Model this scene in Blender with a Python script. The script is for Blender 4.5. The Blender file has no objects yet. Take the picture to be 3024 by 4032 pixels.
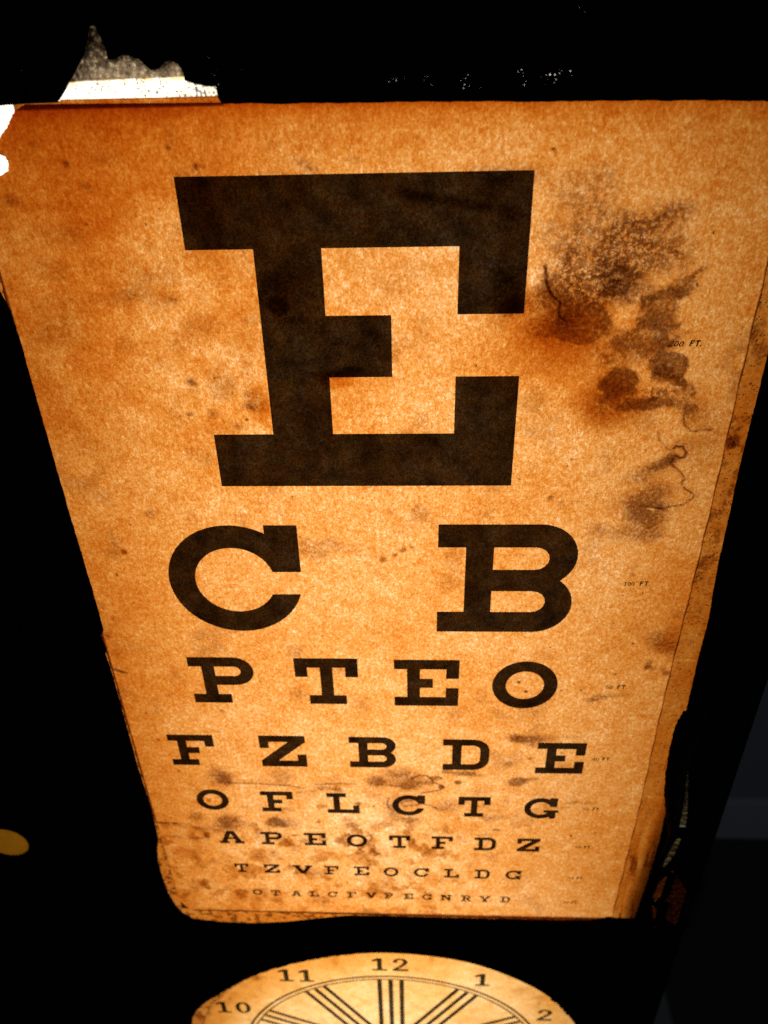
import bpy, math, random
import numpy as np
from mathutils import Matrix, Vector
from mathutils.geometry import delaunay_2d_cdt

# ------------------------------------------------------------------ scene, camera, world, light
scene = bpy.context.scene
col = scene.collection
random.seed(7)
H0 = 1.57                      # height of the top of the big E above the floor (metres)

# camera solved from the printed squares of the chart (millimetres, chart plane y = 0)
CAM = np.array([59.687, -204.404, 31.139])
RIGHT = np.array([0.99917417, 0.03375054, -0.02262469])
UP = np.array([0.0010638, 0.53489668, 0.84491681])
VIEW = np.array([-0.04061827, 0.84424312, -0.53441904])
FPX = 3049.5

def inv(u, v, y=0.0):
    """photo pixel -> point (mm) on the plane at depth y"""
    d = RIGHT * (u - 1512) / FPX - UP * (v - 2016) / FPX + VIEW
    t = (y - CAM[1]) / d[1]
    return CAM + d * t

def W(x, y, z):
    return (x / 1000.0, y / 1000.0, H0 + z / 1000.0)

cam_data = bpy.data.cameras.new('camera')
cam = bpy.data.objects.new('camera', cam_data)
col.objects.link(cam)
m = Matrix(((RIGHT[0], UP[0], -VIEW[0]), (RIGHT[1], UP[1], -VIEW[1]), (RIGHT[2], UP[2], -VIEW[2]))).to_4x4()
m.translation = W(*CAM)
cam.matrix_world = m
cam_data.sensor_fit = 'HORIZONTAL'
cam_data.sensor_width = 36.0
cam_data.lens = 36.0 * FPX / 3024.0
cam_data.clip_start = 0.01
cam_data.clip_end = 50.0
cam_data.dof.use_dof = True
cam_data.dof.focus_distance = 0.228
cam_data.dof.aperture_fstop = 19.0
scene.camera = cam

world = bpy.data.worlds.new('World')
scene.world = world
world.use_nodes = True
bg = world.node_tree.nodes['Background']
bg.inputs['Color'].default_value = (0.55, 0.62, 0.85, 1)
bg.inputs['Strength'].default_value = 0.0035

room = bpy.data.lights.new('room_light', 'AREA')
room.shape = 'RECTANGLE'; room.size = 1.4; room.size_y = 0.9
room.energy = 3.9; room.color = (0.9, 0.93, 1.0)
ro = bpy.data.objects.new('room_light', room); col.objects.link(ro)
ro.location = (1.9, -1.2, 2.35)
ro.rotation_euler = (Vector((0.7, 1.0, 0.3)) - Vector(ro.location)).to_track_quat('-Z', 'Y').to_euler()

scene.view_settings.view_transform = 'Standard'
scene.view_settings.look = 'None'
scene.view_settings.exposure = 0.0
scene.view_settings.gamma = 1.0
scene.view_settings.use_curve_mapping = False
scene.cycles.max_bounces = 4
scene.cycles.diffuse_bounces = 1
scene.cycles.transparent_max_bounces = 12
scene.cycles.use_denoising = False

# ------------------------------------------------------------------ helpers
def tag(o, label=None, cat=None, group=None, kind=None):
    if label: o['label'] = label
    if cat: o['category'] = cat
    if group: o['group'] = group
    if kind: o['kind'] = kind
    return o

def empty(name, loc, label, cat, group=None):
    o = bpy.data.objects.new(name, None); col.objects.link(o)
    o.location = loc; o.empty_display_size = 0.02
    return tag(o, label, cat, group)

def link(name, mesh, mat, parent=None, smooth=False):
    o = bpy.data.objects.new(name, mesh); col.objects.link(o)
    if mat: mesh.materials.append(mat)
    if smooth: mesh.polygons.foreach_set('use_smooth', np.ones(len(mesh.polygons), bool))
    if parent:
        o.parent = parent
        o.matrix_parent_inverse = Matrix.Translation(parent.location).inverted()
    return o

def pymesh(name, verts, faces):
    me = bpy.data.meshes.new(name); me.from_pydata([W(*v) for v in verts], [], faces); me.update()
    return me

def box(name, mat, parent, x0, x1, y0, y1, z0, z1, bev=0.0):
    import bmesh
    bm = bmesh.new()
    vs = [bm.verts.new(W(x, y, z)) for x in (x0, x1) for y in (y0, y1) for z in (z0, z1)]
    for f in ((0, 1, 3, 2), (4, 6, 7, 5), (0, 4, 5, 1), (2, 3, 7, 6), (0, 2, 6, 4), (1, 5, 7, 3)):
        bm.faces.new([vs[i] for i in f])
    bmesh.ops.recalc_face_normals(bm, faces=bm.faces)
    if bev:
        bmesh.ops.bevel(bm, geom=list(bm.edges), offset=bev / 1000, segments=2, affect='EDGES')
    me = bpy.data.meshes.new(name); bm.to_mesh(me); bm.free()
    return link(name, me, mat, parent)

def inside(px, pz, poly):
    """vectorised point in polygon"""
    px = np.asarray(px, float); pz = np.asarray(pz, float)
    r = np.zeros(px.shape, bool); n = len(poly)
    for i in range(n):
        x1, y1 = poly[i]; x2, y2 = poly[(i + 1) % n]
        if y1 == y2: continue
        c = ((y1 > pz) != (y2 > pz)) & (px < (x2 - x1) * (pz - y1) / (y2 - y1) + x1)
        r ^= c
    return r

def triangulate(outer, holes):
    pts = [Vector(p) for p in outer]; loops = [list(range(len(pts)))]
    for h in holes:
        s = len(pts); pts += [Vector(p) for p in h]; loops.append(list(range(s, s + len(h))))
    edges = [(l[i], l[(i + 1) % len(l)]) for l in loops for i in range(len(l))]
    v, e, f, *_ = delaunay_2d_cdt(pts, edges, [], 0, 1e-6)
    v = np.array([(p.x, p.y) for p in v]); f = np.array(f)
    c = v[f].mean(1)
    keep = inside(c[:, 0], c[:, 1], outer)
    for h in holes: keep &= ~inside(c[:, 0], c[:, 1], h)
    return v, f[keep]

def plate(name, outer, holes, y0, y1, mat, parent):
    """flat plate with holes, front face at y0, back face at y1"""
    v, f = triangulate(outer, holes)
    n = len(v)
    verts = [(a, y0, b) for a, b in v]
    faces = []
    for t in f:
        a, b, c = v[t]
        ccw = (b[0] - a[0]) * (c[1] - a[1]) - (b[1] - a[1]) * (c[0] - a[0]) > 0
        faces.append(tuple(int(i) for i in (t if ccw else t[::-1])))
    if y1 is not None:
        cnt = {}
        for t in faces:
            for i in range(3):
                e = (t[i], t[(i + 1) % 3]); cnt[e] = 1
        verts += [(a, y1, b) for a, b in v]
        back = [tuple(i + n for i in t[::-1]) for t in faces]
        side = [(b, a, a + n, b + n) for (a, b) in cnt if (b, a) not in cnt]
        faces = faces + back + side
    me = pymesh(name, verts, faces)
    return link(name, me, mat, parent)

# ---- numpy value noise
_rng = np.random.RandomState(11)
_T = _rng.rand(256, 256)
def vnoise(x, z, s, seed=0):
    x = x / s + seed * 17.31; z = z / s + seed * 9.77
    xi = np.floor(x).astype(int); zi = np.floor(z).astype(int)
    fx = x - xi; fz = z - zi
    fx = fx * fx * (3 - 2 * fx); fz = fz * fz * (3 - 2 * fz)
    g = lambda a, b: _T[a % 256, b % 256]
    return (g(xi, zi) * (1 - fx) + g(xi + 1, zi) * fx) * (1 - fz) + (g(xi, zi + 1) * (1 - fx) + g(xi + 1, zi + 1) * fx) * fz
def fbm(x, z, s, seed=0, o=4):
    t = 0; a = 1; n = 0
    for k in range(o):
        t = t + a * vnoise(x, z, s / 2 ** k, seed + k); n += a; a *= 0.55
    return t / n
def sst(a, b, x):
    t = np.clip((x - a) / (b - a), 0, 1); return t * t * (3 - 2 * t)

# ------------------------------------------------------------------ materials
def new_mat(name):
    mt = bpy.data.materials.new(name); mt.use_nodes = True
    nt = mt.node_tree; nt.nodes.clear()
    out = nt.nodes.new('ShaderNodeOutputMaterial')
    return mt, nt, out

def N(nt, typ, **kw):
    n = nt.nodes.new(typ)
    for k, v in kw.items(): setattr(n, k, v)
    return n

def mth(nt, op, a, b=None, c=None):
    n = N(nt, 'ShaderNodeMath', operation=op)
    for i, v in enumerate((a, b, c)):
        if v is None: continue
        if isinstance(v, (int, float)): n.inputs[i].default_value = v
        else: nt.links.new(v, n.inputs[i])
    return n.outputs[0]

def pos_mm(nt, sx=1, sy=1, sz=1):
    g = N(nt, 'ShaderNodeNewGeometry')
    v = N(nt, 'ShaderNodeVectorMath', operation='MULTIPLY')
    nt.links.new(g.outputs['Position'], v.inputs[0])
    v.inputs[1].default_value = (1000 * sx, 1000 * sy, 1000 * sz)
    return v.outputs[0]

def noise(nt, vec, scale, detail=2, rough=0.55, dist=0.0):
    n = N(nt, 'ShaderNodeTexNoise')
    nt.links.new(vec, n.inputs['Vector'])
    n.inputs['Scale'].default_value = scale; n.inputs['Detail'].default_value = detail
    n.inputs['Roughness'].default_value = rough; n.inputs['Distortion'].default_value = dist
    return n.outputs['Fac']

K1 = (0.37, 1.0, 2.4)     # ageing of the paper: takes blue, then green
K2 = (0.78, 1.0, 1.18)     # dirt and mould: nearly neutral brown

def paper_material(name, T0, n_fine=1.0, n_mid=1.0, front=(0.5, 0.36, 0.2), grit=0.0, K2=K2):
    """backlit paper: transmission falls exponentially with the 'tone' and 'dirt' thickness of the sheet"""
    mt, nt, out = new_mat(name)
    p = pos_mm(nt)
    ps = pos_mm(nt, 1.0, 1.0, 0.75)
    tone = N(nt, 'ShaderNodeAttribute', attribute_name='tone').outputs['Fac']
    dirt = N(nt, 'ShaderNodeAttribute', attribute_name='dirt').outputs['Fac']
    mid = noise(nt, p, 0.16, 3, 0.6, 0.4)
    form = noise(nt, ps, 0.85, 4, 0.70, 0.5)
    fine = noise(nt, ps, 1.9, 2, 0.65, 0.3)
    a = mth(nt, 'MULTIPLY_ADD', mth(nt, 'SUBTRACT', mid, 0.5), 1.15 * n_mid, tone)
    a = mth(nt, 'MULTIPLY_ADD', mth(nt, 'SUBTRACT', form, 0.5), 2.7 * n_fine, a)
    a = mth(nt, 'MULTIPLY_ADD', mth(nt, 'SUBTRACT', fine, 0.5), 1.9 * n_fine, a)
    # mould follows the fibre clumps
    clump = mth(nt, 'MULTIPLY_ADD', mth(nt, 'SUBTRACT', noise(nt, p, 0.9, 4, 0.76), 0.5), 4.0, 1.0)
    b = mth(nt, 'MULTIPLY', mth(nt, 'MULTIPLY', dirt, 0.72), mth(nt, 'MAXIMUM', clump, 0.1))
    crisp = mth(nt, 'MULTIPLY_ADD', mth(nt, 'SUBTRACT', noise(nt, p, 0.9, 5, 0.78, 0.4), 0.5), 3.4, dirt)
    ss_ = N(nt, 'ShaderNodeMapRange', interpolation_type='SMOOTHSTEP')
    nt.links.new(crisp, ss_.inputs['Value'])
    ss_.inputs['From Min'].default_value = 0.60; ss_.inputs['From Max'].default_value = 1.15
    b = mth(nt, 'MULTIPLY_ADD', ss_.outputs[0], 0.48, b)
    grain = N(nt, 'ShaderNodeAttribute', attribute_name='grain').outputs['Fac']
    gn = noise(nt, p, 0.62, 4, 0.75, 0.3)
    gm = mth(nt, 'MINIMUM', mth(nt, 'MULTIPLY', mth(nt, 'MAXIMUM', mth(nt, 'SUBTRACT', gn, 0.445), 0.0), 15.0), 1.25)
    b = mth(nt, 'MULTIPLY_ADD', grain, gm, b)
    if grit:
        vo = N(nt, 'ShaderNodeTexVoronoi'); nt.links.new(p, vo.inputs['Vector']); vo.inputs['Scale'].default_value = 1.1
        g = mth(nt, 'LESS_THAN', vo.outputs['Distance'], 0.28)
        gate = mth(nt, 'GREATER_THAN', noise(nt, p, 0.28, 2), 0.52)
        b = mth(nt, 'MULTIPLY_ADD', mth(nt, 'MULTIPLY', g, gate), grit, b)
    comb = N(nt, 'ShaderNodeCombineColor')
    for i in range(3):
        e = mth(nt, 'MULTIPLY_ADD', b, -K2[i], mth(nt, 'MULTIPLY', a, -K1[i]))
        c = mth(nt, 'MULTIPLY', mth(nt, 'EXPONENT', e), T0[i])
        nt.links.new(mth(nt, 'MINIMUM', c, 0.97), comb.inputs[i])
    tr = N(nt, 'ShaderNodeBsdfTranslucent'); nt.links.new(comb.outputs[0], tr.inputs['Color'])
    df = N(nt, 'ShaderNodeBsdfDiffuse'); df.inputs['Color'].default_value = (*front, 1)
    mx = N(nt, 'ShaderNodeMixShader'); mx.inputs[0].default_value = 0.06
    nt.links.new(tr.outputs[0], mx.inputs[1]); nt.links.new(df.outputs[0], mx.inputs[2])
    nt.links.new(mx.outputs[0], out.inputs['Surface'])
    return mt

def ink_material(name, base):
    mt, nt, out = new_mat(name)
    p = pos_mm(nt)
    n = noise(nt, p, 2.3, 2, 0.7)
    n2 = noise(nt, p, 0.12, 3, 0.6)
    f = mth(nt, 'MULTIPLY_ADD', mth(nt, 'SUBTRACT', n, 0.5), 3.4, 1.0)
    f = mth(nt, 'MULTIPLY', mth(nt, 'MAXIMUM', f, 0.1), mth(nt, 'MAXIMUM', mth(nt, 'MULTIPLY_ADD', mth(nt, 'SUBTRACT', n2, 0.5), 3.0, 1.0), 0.25))
    cc = N(nt, 'ShaderNodeCombineColor')
    for i in range(3): nt.links.new(mth(nt, 'MULTIPLY', f, base[i]), cc.inputs[i])
    t = N(nt, 'ShaderNodeBsdfTransparent'); nt.links.new(cc.outputs[0], t.inputs['Color'])
    nt.links.new(t.outputs[0], out.inputs['Surface'])
    return mt

def plain(name, color, rough=0.7, spec=0.3, var=0.25, scale=0.05, bump=0.0):
    mt, nt, out = new_mat(name)
    b = N(nt, 'ShaderNodeBsdfPrincipled')
    p = pos_mm(nt)
    n = noise(nt, p, scale, 5, 0.6)
    f = mth(nt, 'MULTIPLY_ADD', mth(nt, 'SUBTRACT', n, 0.5), 2 * var, 1.0)
    cc = N(nt, 'ShaderNodeCombineColor')
    for i in range(3): nt.links.new(mth(nt, 'MULTIPLY', f, color[i]), cc.inputs[i])
    nt.links.new(cc.outputs[0], b.inputs['Base Color'])
    b.inputs['Roughness'].default_value = rough
    b.inputs['Specular IOR Level'].default_value = spec
    if bump:
        bp = N(nt, 'ShaderNodeBump'); bp.inputs['Strength'].default_value = bump; bp.inputs['Distance'].default_value = 0.0005
        nt.links.new(noise(nt, p, scale * 12, 3, 0.6), bp.inputs['Height']); nt.links.new(bp.outputs[0], b.inputs['Normal'])
    nt.links.new(b.outputs[0], out.inputs['Surface'])
    return mt

def filter_material(name, color):
    mt, nt, out = new_mat(name)
    p = pos_mm(nt)
    n = noise(nt, p, 0.25, 3, 0.6)
    f = mth(nt, 'MULTIPLY_ADD', mth(nt, 'SUBTRACT', n, 0.5), 0.5, 1.0)
    cc = N(nt, 'ShaderNodeCombineColor')
    for i in range(3): nt.links.new(mth(nt, 'MULTIPLY', f, color[i]), cc.inputs[i])
    t = N(nt, 'ShaderNodeBsdfTranslucent'); nt.links.new(cc.outputs[0], t.inputs['Color'])
    nt.links.new(t.outputs[0], out.inputs['Surface'])
    return mt

M_PAPER = paper_material('aged_chart_paper', (0.306, 0.180, 0.084))
M_DIAL = paper_material('dial_paper', (0.36, 0.275, 0.185), n_fine=0.4, n_mid=0.6)
M_TAPE = paper_material('old_paper_tape', (0.30, 0.175, 0.070), n_fine=0.5, n_mid=0.7, grit=1.6)
M_GLASS = paper_material('frosted_glass', (0.66, 0.69, 0.76), n_fine=0.2, n_mid=0.1, front=(0.6, 0.6, 0.6), K2=(0.93, 1.0, 1.07))
M_FRAY = paper_material('frayed_linen', (0.50, 0.50, 0.40), n_fine=0.3, n_mid=0.3, K2=(0.95, 1.0, 1.1))
M_INK = ink_material('printing_ink', (0.029, 0.026, 0.026))
M_INK2 = ink_material('small_print_ink', (0.03, 0.03, 0.03))
M_DINK = ink_material('dial_ink', (0.045, 0.05, 0.055))
M_BLACK = plain('black_paint', (0.006, 0.006, 0.006), 0.8, 0.05, 0.3, 0.2)
M_CLOTH = plain('black_cloth', (0.010, 0.009, 0.009), 0.95, 0.05, 0.4, 0.8)
M_METAL = plain('cabinet_black_metal', (0.008, 0.008, 0.009), 0.6, 0.2, 0.3, 0.05)
M_WHITE = plain('white_enamel_inside', (0.55, 0.52, 0.46), 0.6, 0.2, 0.1, 0.02)
M_WALL = plain('dark_painted_wall', (0.20, 0.21, 0.23), 0.9, 0.2, 0.12, 0.01)
M_SKIRT = plain('painted_skirting', (0.34, 0.35, 0.40), 0.5, 0.3, 0.1, 0.01)
M_FLOOR = plain('dark_floor', (0.035, 0.035, 0.038), 0.8, 0.2, 0.3, 0.02)
M_STAND = plain('grey_stand', (0.16, 0.165, 0.165), 0.6, 0.2, 0.1, 0.02)
M_AMBER = filter_material('amber_glass', (0.13, 0.055, 0.003))
M_GREEN = filter_material('green_glass', (0.01, 0.20, 0.01))

# ------------------------------------------------------------------ setting: floor, wall, skirting board
p_floor = inv(2960, 3283, 0)
d = p_floor - CAM
t = (-H0 * 1000 - CAM[2]) / d[2]
pw = CAM + d * t                         # foot of the wall
YW = float(pw[1])
ray = inv(2960, 3160, 0) - CAM
zt = CAM[2] + ray[2] * (YW - 15 - CAM[1]) / ray[1]
ray2 = inv(2960, 3224, 0) - CAM
zm = CAM[2] + ray2[2] * (YW - 15 - CAM[1]) / ray2[1]
ZF = -H0 * 1000
o = link('floor', pymesh('floor', [(-1500, -1500, ZF), (2500, -1500, ZF), (2500, YW + 50, ZF), (-1500, YW + 50, ZF)], [(0, 1, 2, 3)]), M_FLOOR)
tag(o, 'dark floor in the unlit room', kind='structure')
wall = box('wall', M_WALL, None, -1500, 2500, YW, YW + 60, ZF - 20, 900)
tag(wall, 'dim wall behind the light box', kind='structure')
sk = box('skirting_board', M_SKIRT, wall, -1499, 2499, YW - 14, YW - 0.5, ZF + 0.5, zm, 1.0)
sk2 = box('skirting_cap', M_SKIRT, wall, -1499, 2499, YW - 19, YW - 0.5, zm + 0.5, zt, 3.0)

# ------------------------------------------------------------------ light box cabinet
CX0, CX1, CZ0, CZ1, CD = -172.0, 183.8, -610.0, 74.0, 118.0
cab = empty('light_box', W(5, 60, CZ0), 'black painted light box cabinet holding the glowing eye chart', 'light box')

def jitter(path, step, amp, seed, closed=True):
    """resample a polyline and roughen it"""
    rs = np.random.RandomState(seed)
    pts = np.array(path, float); out = []
    n = len(pts); L = 0.0
    for i in range(n if closed else n - 1):
        a = pts[i]; b = pts[(i + 1) % n]; l = np.hypot(*(b - a)); k = max(1, int(l / step))
        for j in range(k):
            q = a + (b - a) * j / k
            nrm = np.array([-(b - a)[1], (b - a)[0]]) / max(l, 1e-6)
            s = L + l * j / k
            w = (fbm(np.array([s]), np.array([seed * 3.3]), 6.0, seed)[0] - 0.5) * 2.0 + (rs.rand() - 0.5) * 0.9
            out.append(tuple(q + nrm * amp * w))
        L += l
    return out

opening = [(-53, 16.2), (-46, 16.4), (-36, 16.6), (-24.8, 16.9), (-24.1, 17.5), (-20.5, 21.3), (-17.6, 24.6), (-16.0, 26.6),
           (-14.8, 29.0), (-13.9, 31.5), (-12.6, 32.2), (-11.6, 29.5), (-11.0, 27.5), (-10.9, 25.1), (-8.9, 25.4), (-7.2, 26.2), (-5.9, 25.9), (-3.5, 25.2),
           (-1.3, 23.0), (0.6, 23.2), (2.2, 24.5), (3.5, 24.8), (5.2, 24.0), (6.1, 22.6), (6.3, 20.7), (9.5, 19.8), (11.5, 19.4), (13.3, 19.3),
           (13.5, 17.0), (14.3, 15.8), (30, 15.5), (52, 15.3), (75, 15.0), (97, 14.6), (122, 14.3), (139.6, 13.9), (150, 12.5), (154.5, 8.0),
           (155.2, -20), (155.3, -46), (155.5, -86), (155.9, -97), (156.6, -121), (158, -140), (158, -160), (158.2, -174.5), (158.6, -184.8),
           (156.6, -193.5), (157.5, -212), (159.5, -227), (161, -240), (161.5, -262), (161, -290), (159.6, -318.6), (152, -318.6), (148.0, -317.6),
           (145.5, -319.0), (140, -320.6), (128, -321.4), (114, -321.3), (90, -321.1), (67, -320.9), (44, -320.6), (27, -321.0), (15, -323.4),
           (0, -327.0), (-17, -328.9), (-33, -328.4), (-46.0, -326.0), (-50, -321.5), (-52.6, -315), (-54.2, -306), (-54.9, -290), (-54.6, -281), (-53.2, -272),
           (-51.6, -266), (-50.9, -248), (-51.4, -216), (-51.2, -190), (-51.0, -168), (-51.5, -158), (-50.6, -156), (-51.2, -149.5), (-49.8, -147), (-49.5, -138),
           (-50.1, -97), (-50.2, -53), (-50.2, -33), (-52.0, -27), (-54.0, -20), (-54.5, -8), (-53.4, 2)]
hole_chart = jitter(opening, 1.1, 0.17, 3)
DX, DZ, DR = 46.8, -456.4, 104.2
dial_hole = []
for k in range(420):
    a = 2 * math.pi * k / 420
    r = DR + 0.35 * math.sin(a * 9) * math.sin(a * 4.2) + random.uniform(-0.05, 0.05)
    da = math.degrees(a)
    if 28 < da < 38: r += random.uniform(-.9, .3)         # frayed paint above the 2
    if 120 < da < 215: r += 9.0 * math.exp(-((da - 162) / 17.0) ** 2) + 1.4 * math.exp(-((da - 134) / 9.0) ** 2)
    if 100 < da < 150: r += random.uniform(-0.35, 0.35)
    dial_hole.append((DX + r * math.cos(a), DZ + r * math.sin(a)))
def circ(cx, cz, r, n=48): return [(cx + r * math.cos(2 * math.pi * k / n), cz + r * math.sin(2 * math.pi * k / n)) for k in range(n)]
AMB, GRN = (-119.6, -269.4), (-119.6, -221.8)
holes = [hole_chart, dial_hole, circ(*AMB, 9.4), circ(*GRN, 9.5)]

# worn pinholes in the paint
taken = []
def chip(x, z, w, h, n=6):
    for (a, b, r) in taken:
        if math.hypot(a - x, b - z) < r + max(w, h) + 0.3: return
    if inside(np.array([x, x - w - .3, x + w + .3, x, x]), np.array([z, z, z, z - h - .3, z + h + .3]), hole_chart).any(): return
    if math.hypot(x - DX, z - DZ) < DR + 3: return
    taken.append((x, z, max(w, h)))
    holes.append([(x + w * math.cos(2 * math.pi * k / n) * random.uniform(.45, 1.1), z + h * math.sin(2 * math.pi * k / n) * random.uniform(.45, 1.1)) for k in range(n)])
def chips(px, sx, sy, cnt, smin, smax, stretch=1.6):
    c = inv(*px); e = inv(px[0] + sx, px[1]); f = inv(px[0], px[1] + sy)
    wx = abs(e[0] - c[0]); wz = abs(f[2] - c[2])
    for _ in range(cnt):
        s = random.uniform(smin, smax) * random.uniform(0.5, 1)
        chip(random.gauss(c[0], wx * .5), random.gauss(c[2], wz * .5), s, s * random.uniform(1, stretch))
for px, sx, sy, cnt, a, b in (((105, 330), 30, 70, 14, .05, .17), ((60, 410), 50, 14, 12, .06, .2), ((850, 265), 18, 40, 8, .06, .2), ((862, 345), 10, 40, 8, .06, .16),
        ((950, 265), 12, 14, 2, .05, .1), ((1560, 315), 40, 30, 7, .04, .10), ((1690, 310), 40, 30, 8, .04, .10), ((1840, 310), 30, 50, 8, .04, .14), ((2060, 310), 20, 45, 9, .05, .18),
        ((2180, 288), 30, 9, 9, .10, .3), ((2188, 310), 8, 30, 6, .09, .26), ((2240, 290), 14, 14, 5, .09, .24), ((2150, 320), 20, 30, 4, .05, .1), ((2440, 300), 60, 30, 3, .03, .07), ((1930, 345), 160, 20, 6, .03, .07),
        ((2290, 34), 30, 14, 3, .04, .08), ((1920, 40), 20, 14, 2, .04, .07), ((390, 75), 16, 30, 5, .04, .08), ((150, 560), 5, 5, 0, .1, .2)):
    chips(px, sx, sy, cnt, a, b)
for px, s in (((222, 3212), .16), ((297, 3125), .14), ((292, 3145), .12), ((300, 3130), .10), ((378, 3420), .10), ((200, 3162), .08), ((146, 3058), .08),
              ((842, 3650), .32), ((805, 3618), .2), ((745, 3615), .2), ((815, 3733), .28), ((872, 3738), .2), ((1745, 3675), .22), ((1025, 3657), .15), ((1075, 3652), .18), ((1090, 3650), .14),
              ((2250, 3330), .0), ((2960, 2300), .12), ((2996, 2238), .16), ((2938, 1732), .14), ((3000, 1660), .15), ((2830, 2738), .22), ((2850, 2736), .24), ((2858, 2735), .20), ((2815, 2742), .12),
              ((732, 3900), .18), ((808, 3912), .25), ((140, 2800), .06), ((70, 2790), .06), ((160, 2850), .07), ((100, 1890), .06)):
    if s: q = inv(*px); chip(q[0], q[2], s * .8, s)
# thin spot in the paint at the left edge of the chart
q = inv(366, 2428)
for k in range(10): chip(q[0] + random.uniform(-2.2, .8), q[2] + random.uniform(-1.2, 1.2), random.uniform(.08, .22), random.uniform(.08, .16))
# torn hole by the lower right corner of the chart
rem_a = [inv(a, b)[[0, 2]] for a, b in ((2592, 3470), (2625, 3440), (2652, 3418), (2640, 3460), (2612, 3515), (2580, 3545), (2566, 3530))]
rem_b = [inv(a, b)[[0, 2]] for a, b in ((2566, 3556), (2580, 3572), (2612, 3630), (2600, 3648), (2578, 3650), (2570, 3600))]
rem_c = [inv(a, b)[[0, 2]] for a, b in ((2660, 3440), (2700, 3500), (2735, 3560), (2720, 3640), (2680, 3660), (2630, 3620), (2600, 3560), (2640, 3510))]
for r in (rem_a, rem_b, rem_c): holes.append([tuple(map(float, v)) for v in r])

def slit(path, w):
    a_ = [inv(u - w[i], v)[[0, 2]] for i, (u, v) in enumerate(path)]; b_ = [inv(u + w[i], v)[[0, 2]] for i, (u, v) in enumerate(path)]
    return jitter([tuple(map(float, q_)) for q_ in a_ + b_[::-1]], .6, .16, 9)
slit_a = slit([(2703, 2960), (2705, 3050), (2702, 3120), (2696, 3180), (2690, 3225), (2686, 3252)], [2, 4, 7, 10, 12, 12])
slit_b = slit([(2672, 3296), (2658, 3325), (2642, 3355), (2626, 3385), (2610, 3412)], [8, 14, 14, 12, 5])
holes += [slit_a, slit_b]
outer = [(CX0, CZ0), (CX1, CZ0), (CX1, CZ1), (CX0, CZ1)]
front = plate('front_panel', outer, holes, -0.75, -0.35, M_BLACK, cab)
front['label'] = 'black painted front with worn pinholes'
box('side_panel', M_METAL, cab, CX0 + .2, CX0 + 4, -0.34, CD, CZ0 + .2, CZ1 - .2)
box('side_panel', M_METAL, cab, CX1 - 4, CX1 - .2, -0.34, CD, CZ0 + .2, CZ1 - .2)
box('top_panel', M_METAL, cab, CX0 + 4.01, CX1 - 4.01, -0.34, CD, CZ1 - 4, CZ1 - .2)
box('bottom_panel', M_METAL, cab, CX0 + 4.01, CX1 - 4.01, -0.34, CD, CZ0 + .2, CZ0 + 4)
box('back_panel', M_WHITE, cab, CX0 + 4.01, CX1 - 4.01, CD - 4, CD, CZ0 + 4.01, CZ1 - 4.01)
plate('shade_slat', [(162, -170), (159.5, -200), (157, -240), (153.6, -285), (151.2, -333), (157.5, -333), (160.5, -285), (164.5, -240), (168, -200), (169, -170)], [], 6.0, 9.0, M_METAL, cab)  # unseen slat added behind the tape, shaped to shade its lower right edge

LAMP_W = 2.32
LW, LZ0, LZ1 = 184.0, -560.0, 46.0
lp = box('lamp_panel', M_METAL, cab, 42 - LW / 2 - 4, 42 + LW / 2 + 4, 92.5, 100, LZ0 - 4, LZ1 + 4, 1)
lamp = bpy.data.lights.new('lamp_light', 'AREA'); lamp.shape = 'RECTANGLE'
lamp.size = LW / 1000; lamp.size_y = (LZ1 - LZ0) / 1000
lamp.energy = LAMP_W; lamp.color = (1.0, 0.90, 0.74)
lo = bpy.data.objects.new('lamp_light', lamp); col.objects.link(lo)
lo.location = W(42, 92, (LZ0 + LZ1) / 2); lo.rotation_euler = (math.radians(-90), 0, 0)

# ------------------------------------------------------------------ sheets with tone and dirt
def sheet(name, mat, parent, z0, z1, left, right, nx, nz, fields, y0=0.0, wave=0.0, slope=0.0):
    zz = np.linspace(z1, z0, nz)
    L = np.array([left(z) for z in zz]); R_ = np.array([right(z) for z in zz])
    s = np.linspace(0, 1, nx)
    X = L[:, None] * (1 - s) + R_[:, None] * s
    Z = np.repeat(zz[:, None], nx, 1) + slope * (X - L.min())
    Y = y0 + wave * (fbm(X, Z, 40, 5, 3) - 0.5) * 2
    tone, dirt, *gr_ = fields(X, Z)
    grain = gr_[0] if gr_ else 0.0 * X
    me = bpy.data.meshes.new(name)
    nv = nx * nz
    co = np.stack([X / 1000, Y / 1000, H0 + Z / 1000], -1).reshape(-1)
    i = np.arange(nz - 1)[:, None] * nx + np.arange(nx - 1)
    q = np.stack([i, i + nx, i + nx + 1, i + 1], -1).reshape(-1)
    me.vertices.add(nv); me.vertices.foreach_set('co', co.astype(np.float32))
    nf = (nx - 1) * (nz - 1)
    me.loops.add(nf * 4); me.loops.foreach_set('vertex_index', q.astype(np.int32))
    me.polygons.add(nf); me.polygons.foreach_set('loop_start', (np.arange(nf) * 4).astype(np.int32))
    me.update(calc_edges=True); me.validate()
    for n_, a in (('tone', tone), ('dirt', dirt), ('grain', grain)):
        at = me.attributes.new(n_, 'FLOAT', 'POINT'); at.data.foreach_set('value', np.broadcast_to(a, X.shape).reshape(-1).astype(np.float32))
    return link(name, me, mat, parent, smooth=True)

def mmr(u, v, ru, rv):
    c = inv(u, v); return c[0], c[2], max(0.05, abs(inv(u + ru, v)[0] - c[0])), max(0.05, abs(inv(u, v + rv)[2] - c[2]))

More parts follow.
